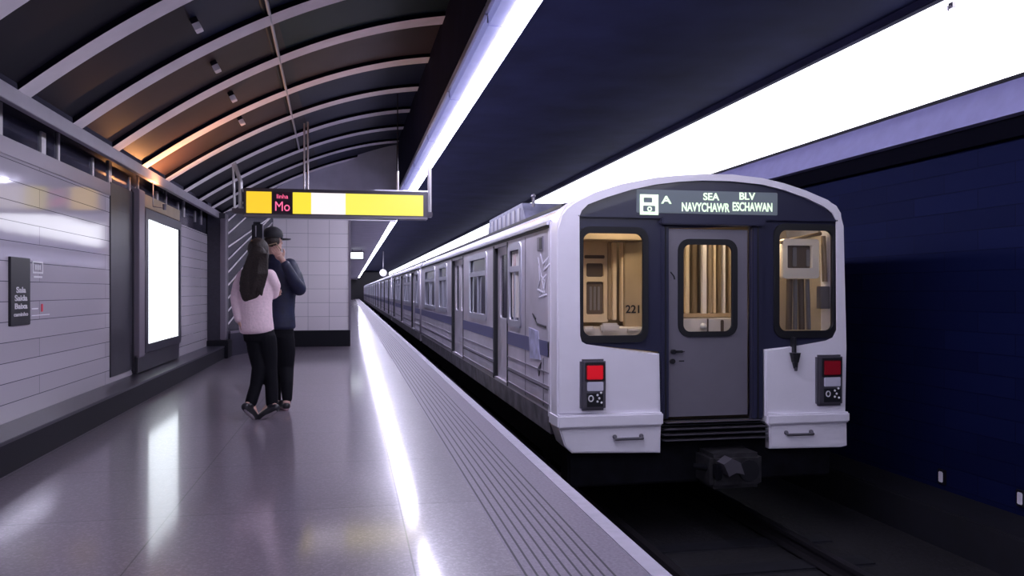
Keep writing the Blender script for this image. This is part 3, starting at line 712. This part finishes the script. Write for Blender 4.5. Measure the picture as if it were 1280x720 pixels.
# cab side details
bm = B(); y1, z1 = lz(679.5, 299, XL); y2, z2 = lz(672.5, 315, XL); box(bm, XL-.012, XL+.01, y1, y2, 1.60, 1.74, .004); v_ = obj('side_vent', bm, M['sill'], c1)
bm = B(); box(bm, XL-.016, XL, y1+.02, (y1+y2)/2+.01, 1.615, 1.725); obj('vent_slot', bm, M['lampblack'], v_)
def scribble(pts, r, m, nm):
    bm = B(); path(bm, [(XL-.004, *lz(u, v, XL)) for u, v in pts], r, 6)
    for v in bm.verts: v.co.x = XL-.004+(v.co.x-XL+.004)*.25
    obj(nm, bm, m, c1)
gm = mat('graffiti_white', (.85, .83, .95), .5)
scribble([(676, 318), (679, 330), (686, 322), (680, 338), (688, 330)], .012, gm, 'graffiti')
scribble([(674, 332), (675, 350), (672, 362), (681, 366), (678, 350), (683, 344), (679, 372)], .012, gm, 'graffiti')
scribble([(673, 322), (677, 345), (682, 352), (674, 372), (684, 368)], .009, gm, 'graffiti')
scribble([(666, 392), (672, 405), (683, 409)], .011, M['groove'], 'scratch_mark')
scribble([(667, 394), (670, 399)], .018, M['groove'], 'scratch_mark')
bm = B(); y1, z1 = lz(673, 420, XL); y2, z2 = lz(663, 445, XL)
prism(bm, [(y1, .80), (y1-.1, .52), (y2, .50), (y2+.05, .82)], lambda p, k: Vector((XL-.007+.006*k, p[0], p[1]))); obj('faded_patch', bm, mat('faded_patch', (.42, .42, .62), .4, noise=.3, nscale=9), c1)
bm = B(); y1, z1 = lz(677, 455, XL); prism(bm, [(y1, .50), (y1+.15, .42), (y1+.1, .35)], lambda p, k: Vector((XL-.007+.006*k, p[0], p[1]))); obj('arrow_mark', bm, M['plaque'], c1)
bm = B(); box(bm, XL-.004, XL+.0, 8.42, 8.43, .08, 1.78); box(bm, XL-.004, XL+.0, 7.6, 7.61, .08, .55); obj('panel_seam', bm, M['lampframe'], c1)
# first side window: reddish light and pale reflections, built as solid strips
bm = B()
for k in range(5): tube(bm, (XL+.012, 8.75+k*.1, .9), (XL+.012, 8.75+k*.1, 1.66), .012)
obj('reflection_bars', bm, M['ivory'], c1)
bm = B(); box(bm, XL+.008, XL+.018, 8.98, 9.12, 1.0, 1.63); obj('reddish_glow', bm, M['roseglow'], c1)
# ---- cab interior (seen through end windows)
def ib(name, m, u0, v0, u1, v1, Y, dp=.03, par=c1, bev=.006):
    (xa, za), (xb, zb_) = fz(u0, v1, Y), fz(u1, v0, Y)
    bm = B(); box(bm, xa, xb, Y, Y+dp, za, zb_, bev); return obj(name, bm, m, par)
bm = B(); box(bm, XL+.07, XRt-.07, 9.3, 9.35, .04, 1.95); obj('cab_bulkhead', bm, M['tan'], c1)
bm = B(); box(bm, XL+.07, XRt-.07, YF+.12, 9.3, 1.93, 1.96); obj('cab_ceiling', bm, M['cream'], c1)
bm = B(); box(bm, XRt-.065, XRt-.061, YF+.12, 9.3, .04, 1.93); obj('cab_side_lining', bm, M['intwall'], c1)
bm = B(); box(bm, XL+.06, XL+.08, YF+.34, 8.6, .04, 1.93); obj('cab_near_lining', bm, M['cream'], c1)
lampc = B(); box(lampc, 2.3, 3.0, 7.35, 7.43, 1.88, 1.93, .01); box(lampc, 3.55, 4.4, 7.35, 7.43, 1.88, 1.93, .01); obj('cab_lamp', lampc, M['warm'], c1)
# left: cream framed window unit, posts, tan panel with number
a, b = fz(729, 402, 8.2), fz(760, 301, 8.2)
def hole(u0, v0, u1, v1, Y, r=.02):
    p, q = fz(u0, v1, Y), fz(u1, v0, Y); return rr(p[0], p[1], q[0], q[1], r, 3)
w_ = obj('inner_window_frame', sheet_mesh([hole(727, 302, 760.5, 403, 8.2), hole(733, 329, 755, 346, 8.2), hole(733, 352, 755, 393, 8.2)], .05, front(8.2)), M['cream'], c1)
ib('inner_glass', M['brown'], 732, 328, 756, 394, 8.24, .01, w_)
ib('inner_vent', M['brown'], 731, 319, 756, 323, 8.185, .02, w_)
for k in range(3): ib('inner_blind', M['greyint'], 737+k*5, 358, 740+k*5, 388, 8.228, .01, w_)
ib('inner_post', M['cream'], 766, 303, 771, 400, 8.1, .06); ib('inner_post', M['tan'], 761, 303, 765, 400, 8.15, .06)
ib('inner_post', M['cream'], 777, 303, 780, 402, 8.0, .08)
tp = ib('number_panel', M['tan'], 781, 303, 812, 409, 7.95, .06)
x, z = fz(792, 387, 7.94); obj('number', text('221', .115, lambda a, b, dd: Vector((x+a, 7.945-dd, z+b)), .003, wt=.02), M['rubber'], tp)
ib('inner_shelf', M['ivory'], 727, 410, 815, 430, 7.6, .5)
for (u0, u1, v0) in ((729, 745, 408), (752, 775, 404), (784, 800, 411)): ib('folded_paper', M['ivory'], u0, v0, u1, 416, 7.5, .08, c1, .02)
ib('ceiling_duct', M['tan'], 726, 286, 812, 299, 7.7, .4)
# door window: posts and console
for i, (u0, u1, m, Y) in enumerate(((857, 862, 'cream', 7.9), (866, 871, 'tan', 8.2), (874, 876, 'brown', 8.1), (878, 883.5, 'ivory', 7.8), (886, 891, 'cream', 8.3), (892, 895, 'cream', 7.9), (898, 902, 'tan', 8.2), (904, 907, 'ivory', 7.9), (911, 916, 'tan', 8.0))):
    ib('cab_partition_post', M[m], u0, 296, u1, 396, Y, .05)
ib('console', M['ivory'], 850, 398, 925, 424, 7.55, .4); ib('console_top', M['tan'], 852, 392, 924, 397, 7.7, .3)
x, z = fz(879, 408, 7.5); bm = B(); ball(bm, (x, 7.5, z), .035); obj('console_knob', bm, M['print_'], c1)
ib('console_gap', M['brown'], 884, 398, 886, 418, 7.54, .01); ib('console_gap', M['brown'], 901, 400, 905, 418, 7.54, .01)
# right window: cream wall, framed unit, pipes, grey box
ib('cab_back_lining', M['intwall'], 955, 275, 1052, 425, 8.0, .04)
m_ = obj('framed_monitor', sheet_mesh([hole(979, 299, 1024, 348, 7.22, .03), hole(984.5, 307, 1016, 335, 7.22, .01)], .08, front(7.22)), mat('ivory_frame', (.9, .82, .7), .4), c1)
ib('monitor_screen', M['brown'], 983, 306, 1017, 336, 7.27, .01, m_)
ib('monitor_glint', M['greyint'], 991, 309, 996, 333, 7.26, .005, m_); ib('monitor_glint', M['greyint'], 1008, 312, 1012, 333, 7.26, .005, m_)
for i, u in enumerate((987, 994, 1001, 1009)):
    p = fz(u, 349, 7.33); q = fz(u+(i-1), 412, 7.33); bm = B(); tube(bm, (p[0], 7.33, p[1]), (q[0], 7.33, q[1]), .022 if i % 2 else .03); obj('hanging_cable', bm, M['greyint'] if i % 2 else M['brown'], c1)
p = fz(1029, 295, 7.24); q = fz(1031, 352, 7.24); bm = B(); tube(bm, (p[0], 7.24, p[1]), (q[0], 7.24, q[1]), .025); p = fz(975, 303, 7.24); q = fz(1026, 292, 7.24); tube(bm, (p[0], 7.24, p[1]), (q[0], 7.24, q[1]), .018); obj('cab_pipe', bm, M['tan'], c1)
ib('grey_box', M['greyint'], 1026, 358, 1041, 386, 7.2, .08)
# ---- next cars
PITCH = 15.6
c2 = car_root(YB+.5+7.5, 'steel metro car coupled second behind the nearest car')
y0 = YB+.55; y1 = y0+15
side_build(c2, y0, y1, [(y0+1.6, y0+2.9), (y0+6.85, y0+8.15), (y0+12.1, y0+13.4)], [(y0+.45, y0+1.25), (y0+3.4, y0+4.7), (y0+5.1, y0+6.4), (y0+8.6, y0+9.9), (y0+10.3, y0+11.6), (y0+13.75, y0+14.55)])
roof_build(c2, y0, y1); shell_rest(c2, y0, y1)
bm = B(); box(bm, XL+.1, XRt-.1, y0-.03, y0+.01, 0, 1.95); box(bm, XL+.1, XRt-.1, y1-.01, y1+.03, 0, 1.95); obj('end_wall', bm, M['silver'], c2)
bm = B(); box(bm, XC-.6, XC+.6, y0-.5, y0, -.1, 1.9); obj('gangway', bm, M['rubber'], c2)
for i in range(1, 6):
    c = copy_tree(c2); c.location = c2.location+Vector((0, PITCH*i, 0))
    c['label'] = 'steel metro car in the long train, %s car counted from the nearest one' % names[i+1]
bm = B(); box(bm, XL+.1, XRt-.1, YB-.02, YB+.02, 0, 1.95); obj('end_wall', bm, M['silver'], c1)
# distant globe lamp over the train
p = W(479, 341, 60)
t = thing('globe_lamp', (p.x, p.y, 4.19), 'small round white globe lamp hanging far off above the train roofs', 'lamp')
bm = B(); tube(bm, (p.x, p.y, p.z+.2), (p.x, p.y, 4.19), .03); obj('rod', bm, M['lampframe'], t)
bm = B(); ball(bm, p, .27, seg=20); obj('globe', bm, mat('globe_glass', (.8, .8, .85), .4, emit=(.85, .83, .95), es=.55), t, smooth=60)
# ------------------------------------------------------------------ PEOPLE
def skinobj(name, bm, m, parent, vox=.008, sm=6):
    o = obj(name, bm, m, parent, recalc=False)
    r = o.modifiers.new('r', 'REMESH'); r.mode = 'VOXEL'; r.voxel_size = vox; r.use_smooth_shade = True
    if sm: s = o.modifiers.new('s', 'SMOOTH'); s.iterations = sm; s.factor = .5
    return o
def limb(bm, pts, rad):
    for i in range(len(pts)):
        ball(bm, pts[i], rad[i], seg=16)
        if i: tube(bm, pts[i-1], pts[i], rad[i-1], rad[i], 16)
def hand(bm, wrist, d, up, s=1.0, curl=.6):
    d = Vector(d).normalized(); up = Vector(up); up = (up-d*up.dot(d)).normalized(); sd = d.cross(up)
    palm = Vector(wrist)+d*.05*s
    rot = Matrix((sd, d, up)).transposed()
    ball(bm, palm, .045*s, (.95, 1.15, .38), rot, 12)
    tube(bm, wrist, palm, .026*s, .03*s, 10)
    for k, L in enumerate((.070, .080, .074, .058)):
        b = palm+sd*(.030-.020*k)*s+d*.04*s; a1 = curl*.5; a2 = curl*1.3
        p1 = b+(d*math.cos(a1)-up*math.sin(a1))*L*.5*s; p2 = p1+(d*math.cos(a2)-up*math.sin(a2))*L*.5*s
        limb(bm, [b, p1, p2], [.0095*s, .0088*s, .0075*s])
    b = palm+sd*.032*s-d*.02*s; p1 = b+(sd*.7+d*.6-up*.2).normalized()*.035*s; p2 = p1+(sd*.25+d*.8-up*.4).normalized()*.03*s
    limb(bm, [b, p1, p2], [.013*s, .011*s, .009*s])
def head(bm, p, fw, s=1.0, tilt=Vector((0, 0, 1))):
    fw = Vector(fw).normalized(); up = Vector(tilt).normalized(); up = (up-fw*up.dot(fw)).normalized(); rt = fw.cross(up)
    R = Matrix((rt, fw, up)).transposed(); p = Vector(p)
    ball(bm, p+up*.03*s, .10*s, (.80, .98, .98), R, 24)            # cranium
    ball(bm, p+fw*.03*s-up*.045*s, .07*s, (.82, .85, 1.05), R, 20)   # jaw
    ball(bm, p+fw*.075*s-up*.085*s, .024*s, (1.1, .9, .8), R)      # chin
    limb(bm, [p+fw*.092*s+up*.02*s, p+fw*.112*s-up*.018*s], [.010*s, .015*s])   # nose
    ball(bm, p+fw*.093*s-up*.048*s, .018*s, (1.3, .5, .35), R)     # lips
    for q in (-1, 1):
        ball(bm, p+rt*.078*s*q-fw*.005*s, .03*s, (.35, .65, 1), R)   # ears
        ball(bm, p+fw*.083*s+rt*.034*s*q+up*.022*s, .014*s, (1.2, .6, .6), R)
    return R
def loft(bm, L, F_, n=5):
    for i in range(len(L)-1):
        for k in range(n+(i == len(L)-2)):
            t = k/n; a, b = L[i], L[i+1]
            p = F_(a[0]*(1-t)+b[0]*t, a[1]*(1-t)+b[1]*t); rx = a[2]*(1-t)+b[2]*t; ry = a[3]*(1-t)+b[3]*t
            ball(bm, p, 1, (rx, ry, .035+.02*min(rx, .12)/.12), seg=24)
# --- woman
dW = 7.62
P = lambda u, v, d=dW: W(u, v, d)
foot = P(326, 525, 7.45)
wo = thing('person', (foot.x, foot.y, 0), 'person with long dark hair and pale pink sweater on tiptoe, back to the camera', 'person')
hd = P(325, 316, 7.66); neck = P(325, 331, 7.64)
shL, shR = P(305, 345), P(337, 345); hipL, hipR = P(318, 416), P(329, 416); waist = P(320, 388); chest = P(320, 358)
kL, kR = P(324, 459, 7.58), P(337, 461, 7.62); aL, aR = P(314.5, 502, 7.52), P(339, 503, 7.58)
toeL, toeR = P(319, 521, 7.50), P(325, 521.5, 7.52)
elL = P(295.5, 372); wrL = P(300, 399, 7.55); elR = P(342, 367, 7.7); wrR = P(334, 372, 7.95)
heL, heR = P(307, 508.5, 7.42), P(344.5, 510, 7.5)
bm = B()
head(bm, hd, (.35, 1, .1), .93)
limb(bm, [hd-Vector((0, 0, .05)), neck, chest+Vector((0, 0, .04))], [.05, .048, .07])
limb(bm, [shL, chest, shR], [.05, .09, .05]); loft(bm, [(320.5, 350, .13, .08), (320, 365, .135, .09), (320, 390, .12, .085), (324, 412, .12, .09)], P)
limb(bm, [hipL, kL, aL, heL], [.07, .052, .034, .03]); limb(bm, [hipR, kR, aR, heR], [.07, .052, .034, .03])
limb(bm, [aL, toeL], [.03, .03]); limb(bm, [aR, toeR], [.03, .03])
limb(bm, [shL, elL, wrL], [.045, .034, .024]); limb(bm, [shR, elR, wrR], [.045, .034, .024])
hand(bm, wrL, (.15, .1, -1), (-1, 0, 0), .95, .7); hand(bm, wrR, (.8, .5, .4), (0, 1, 0), .95, .5)
skinobj('body', bm, M['skin'], wo, .0055, 3)
bm = B()
limb(bm, [neck-Vector((0, 0, .035)), chest+Vector((0, 0, .03))], [.058, .09])
limb(bm, [shL, chest+Vector((0, 0, .05)), shR], [.064, .10, .064])
loft(bm, [(321, 343, .12, .085), (320.5, 350, .155, .10), (320, 362, .165, .11), (319.5, 380, .155, .11), (319.5, 396, .158, .118), (320.5, 408, .162, .122), (321, 413, .16, .12)], P)
limb(bm, [shL, P(299, 357), elL, P(297.5, 388, 7.58), P(299.5, 399, 7.56)], [.066, .062, .058, .052, .046])
limb(bm, [shR, P(343, 357, 7.66), elR, wrR], [.066, .06, .052, .042])
sw = skinobj('sweater', bm, M['sweater'], wo, .009, 5)
bm = B()
limb(bm, [P(320, 424), P(321.5, 438), kL, P(320, 482, 7.55), P(314, 502, 7.50)], [.095, .09, .068, .058, .056])
limb(bm, [P(333, 424), P(335, 438), kR, P(339.5, 482, 7.6), P(340, 503, 7.56)], [.095, .088, .07, .062, .058])
loft(bm, [(322, 404, .135, .095), (323, 412, .145, .10), (325, 424, .15, .10)], P)
skinobj('trousers', bm, M['trousers'], wo, .008, 4)
def shoe(parent, heel, toe, ank, m=M['shoe'], sm=M['sole'], so=Vector((0, 0, -.02))):
    bm = B(); mid = (heel+toe)/2
    limb(bm, [heel, mid, toe], [.04, .043, .036]); limb(bm, [ank, heel*.6+mid*.4], [.042, .042])
    s = skinobj('shoe', bm, m, parent, .006, 3)
    bm = B(); limb(bm, [heel+so, mid+so*1.2, toe+so*.6], [.031, .034, .03]); skinobj('sole', bm, sm, s, .006, 2)
shoe(wo, heL, toeL+Vector((0, 0, .0)), aL, so=Vector((0, -.006, -.008))); shoe(wo, heR, toeR, aR, so=Vector((0, -.006, -.008)))
# hair: cranium cap plus long fall
bm = B()
ball(bm, hd+Vector((-.015, -.03, .035)), .108, (.92, .95, 1.0), seg=20)
pts = [(322, 318, .085), (319.5, 330, .10), (317, 343, .118), (315.5, 354, .12), (313.5, 364, .10), (310, 371, .06)]
for (u, v, r) in pts: ball(bm, P(u, v, 7.53), r, (1, .5, .9))
for i in range(len(pts)-1):
    a, b = pts[i], pts[i+1]; ball(bm, P((a[0]+b[0])/2, (a[1]+b[1])/2, 7.53), (a[2]+b[2])/2, (1, .5, .9))
for k in range(26):
    u0 = 314+k*.7; u1 = 300+k*1.15+random.uniform(-1, 1)
    if u1 > 328: u1 = 328+random.uniform(-1, 1)
    limb(bm, [P(u0+2, 318, 7.5), P(u0-1+(k-13)*.25, 342, 7.455+.003*abs(k-13)), P(u1+1.5, 358, 7.47+.004*abs(k-13)), P(u1, 368+random.uniform(-3, 6)-.25*abs(k-10), 7.5)], [.014, .014, .012, .004])
skinobj('hair', bm, M['hair'], wo, .0065, 2)
# --- man
dM = 8.25
Q = lambda u, v, d=dM: W(u, v, d)
ft = Q(356, 512, 8.1)
mn = thing('person', (ft.x, ft.y, 0), 'person in a black cap and navy jacket with raised arms, behind the pink sweater', 'person')
hd = Q(342, 301); neck = Q(344, 319); chest = Q(350, 345); waist = Q(351, 385)
sL, sR = Q(332, 334), Q(362, 333); hL, hR = Q(343, 412), Q(357, 412)
eR = Q(374, 361, 8.2); wR = Q(353, 325, 7.98); eL = Q(319, 330, 8.1); wL = Q(321, 311, 7.98)
kL, kR = Q(343, 462), Q(358, 460); aL, aR = Q(345, 500, 8.25), Q(358.5, 500, 8.1)
hlL, tL = Q(345, 506.5, 8.2), Q(341, 509, 8.5); hlR, tR = Q(358, 507, 8.06), Q(351, 509, 8.25)
tL.z = .045; tR.z = .045; hlL.z = .045; hlR.z = .045
bm = B()
head(bm, hd, (.8, 1, .0), 1.0, Vector((-.1, 0, 1)))
limb(bm, [hd-Vector((0, 0, .06)), neck, chest+Vector((0, 0, .08))], [.06, .058, .08])
limb(bm, [sL, chest, sR], [.06, .11, .06]); loft(bm, [(350, 340, .15, .10), (350.5, 360, .15, .105), (351, 385, .12, .10), (351, 412, .12, .10)], Q)
limb(bm, [hL, kL, aL, hlL, tL], [.07, .058, .038, .036, .03]); limb(bm, [hR, kR, aR, hlR, tR], [.07, .058, .038, .036, .03])
limb(bm, [sL, eL, wL], [.055, .04, .028]); limb(bm, [sR, eR, wR], [.055, .042, .028])
hand(bm, wR, (-.5, 0, .7), (0, -1, 0), 1.05, .6); hand(bm, wL, (-.1, .2, 1), (0, -1, .2), 1.05, .5)
skinobj('body', bm, M['skin'], mn, .0055, 3)
bm = B()
limb(bm, [neck-Vector((0, 0, .03)), chest+Vector((0, 0, .05))], [.072, .12]); limb(bm, [sL, chest+Vector((0, 0, .05)), sR], [.08, .13, .085])
loft(bm, [(349, 331, .15, .10), (350, 340, .185, .125), (350.5, 355, .175, .13), (351, 372, .15, .125), (351, 390, .142, .12), (351.5, 408, .148, .125)], Q)
limb(bm, [sR, Q(369, 347, 8.22), eR, Q(368, 352, 8.08), Q(357, 331, 8.0)], [.085, .08, .072, .06, .048])
limb(bm, [sL, eL, Q(321, 315, 8.0)], [.08, .062, .046])
jk = skinobj('jacket', bm, M['jacket'], mn, .01, 4)
bm = B()
loft(bm, [(351, 396, .12, .10), (351, 410, .13, .105), (350.5, 420, .14, .11)], Q)
limb(bm, [Q(345, 424), Q(343.5, 438), kL, Q(344, 482, 8.25), Q(345, 500, 8.25)], [.10, .095, .074, .062, .052])
limb(bm, [Q(356, 424), Q(357.5, 438), kR, Q(358.5, 480, 8.15), Q(359, 498, 8.1)], [.10, .095, .076, .064, .05])
skinobj('trousers', bm, M['trousers'], mn, .009, 3)
shoe(mn, hlR, tR, aR-Vector((0, 0, .02)), sm=M['pinksole']); shoe(mn, hlL, tL, aL-Vector((0, 0, .02)), sm=M['pinksole'])
# cap (crown + brim)
bm = B(); ball(bm, hd+Vector((-.008, -.012, .055)), .112, (.94, .98, .82), seg=24)
for v in [v for v in bm.verts if v.co.z < hd.z+.03]: v.co.z = hd.z+.03
cp_ = obj('cap', bm, M['cap'], mn, smooth=60)
bm = B(); fw = Vector((.85, .35, -.05)).normalized(); rt = Vector((-fw.y, fw.x, 0)).normalized(); bc = hd+Vector((0, 0, .038))
pts = [(.06, -.08), (.12, -.075), (.165, -.045), (.18, 0), (.165, .045), (.12, .075), (.06, .08)]
prism(bm, pts, lambda p, k: bc+fw*p[0]+rt*p[1]+Vector((0, 0, -.008+.012*k-abs(p[1])*.15))); obj('cap_brim', bm, M['cap'], cp_)
bm = B(); ball(bm, hd+Vector((-.01, -.045, .0)), .085, (.95, .8, .8)); skinobj('hair', bm, M['hair'], mn, .008, 2)
# camera held up by the raised hand
pc = Q(322, 293.5, 7.98)
t = thing('handheld_camera', (pc.x, pc.y, pc.z-.12), 'black camera held upright in a raised hand above the long dark hair', 'camera')
bm = B(); box(bm, pc.x-.055, pc.x+.055, pc.y-.02, pc.y+.03, pc.z-.10, pc.z+.11, .012); obj('camera_body', bm, M['cam'], t)
bm = B(); tube(bm, (pc.x, pc.y+.03, pc.z), (pc.x, pc.y+.11, pc.z), .042, .038, 20); obj('lens', bm, M['cam'], t)
bm = B(); box(bm, pc.x+.048, pc.x+.058, pc.y-.022, pc.y-.012, pc.z-.09, pc.z+.10, .002); box(bm, pc.x-.02, pc.x-.01, pc.y-.024, pc.y-.018, pc.z-.02, pc.z+.09, .002); obj('highlight_strip', bm, M['camglint'], t)  # pale upright strips painted on as highlights of the black body
bm = B(); box(bm, pc.x-.045, pc.x+.03, pc.y-.0, pc.y+.02, pc.z+.11, pc.z+.13, .006); obj('viewfinder', bm, M['cam'], t)
bm = B(); path(bm, [(pc.x+.05, pc.y, pc.z-.07), W(334, 307, 8.0), W(345, 304, 7.98), W(351, 312, 7.98), W(348, 322, 8.05)], .006); obj('strap', bm, M['tan'], t)
# ------------------------------------------------------------------ lights that the place has
t = thing('uplight', (-2.2, 10.3, 2.2), 'small black uplight under the grey beam, throwing an orange glow on the ribs', 'uplight')
bm = B(); tube(bm, (-2.2, 10.3, 2.18), (-2.2, 10.3, 2.25), .018, .024, 14); path(bm, [(-2.33, 10.3, 2.52), (-2.33, 10.3, 2.22), (-2.2, 10.3, 2.2)], .006); obj('casing', bm, M['lampframe'], t)
ld = bpy.data.lights.new('warm_bulb', 'SPOT'); ld.energy = 110; ld.color = (1, .42, .15); ld.spot_size = math.radians(165); ld.spot_blend = .9; ld.shadow_soft_size = .01
lo_ = bpy.data.objects.new('warm_bulb', ld); C.objects.link(lo_); lo_.parent = t; lo_.location = (0, 0, .07)
lo_.rotation_euler = Vector((.35, -.1, 1)).to_track_quat('-Z', 'Y').to_euler()
# cross connection behind the camera: station continues, faint ambient
w = bpy.data.worlds.new('w'); bpy.context.scene.world = w; w.use_nodes = True
w.node_tree.nodes['Background'].inputs[0].default_value = (.30, .28, .50, 1); w.node_tree.nodes['Background'].inputs[1].default_value = .25
# ------------------------------------------------------------------ camera
cd = bpy.data.cameras.new('camera'); cam = bpy.data.objects.new('camera', cd); C.objects.link(cam)
cam.location = (0, 0, CH); cam.rotation_euler = (math.radians(90), 0, -TH)
cd.sensor_width = 36; cd.lens = 36*1000/1280; cd.shift_y = 4/1280; cd.clip_start = .05; cd.clip_end = 400
bpy.context.scene.camera = cam
vs = bpy.context.scene.view_settings; vs.view_transform = 'Standard'; vs.look = 'None'; vs.gamma = 1; vs.use_curve_mapping = False; vs.exposure = 0.33
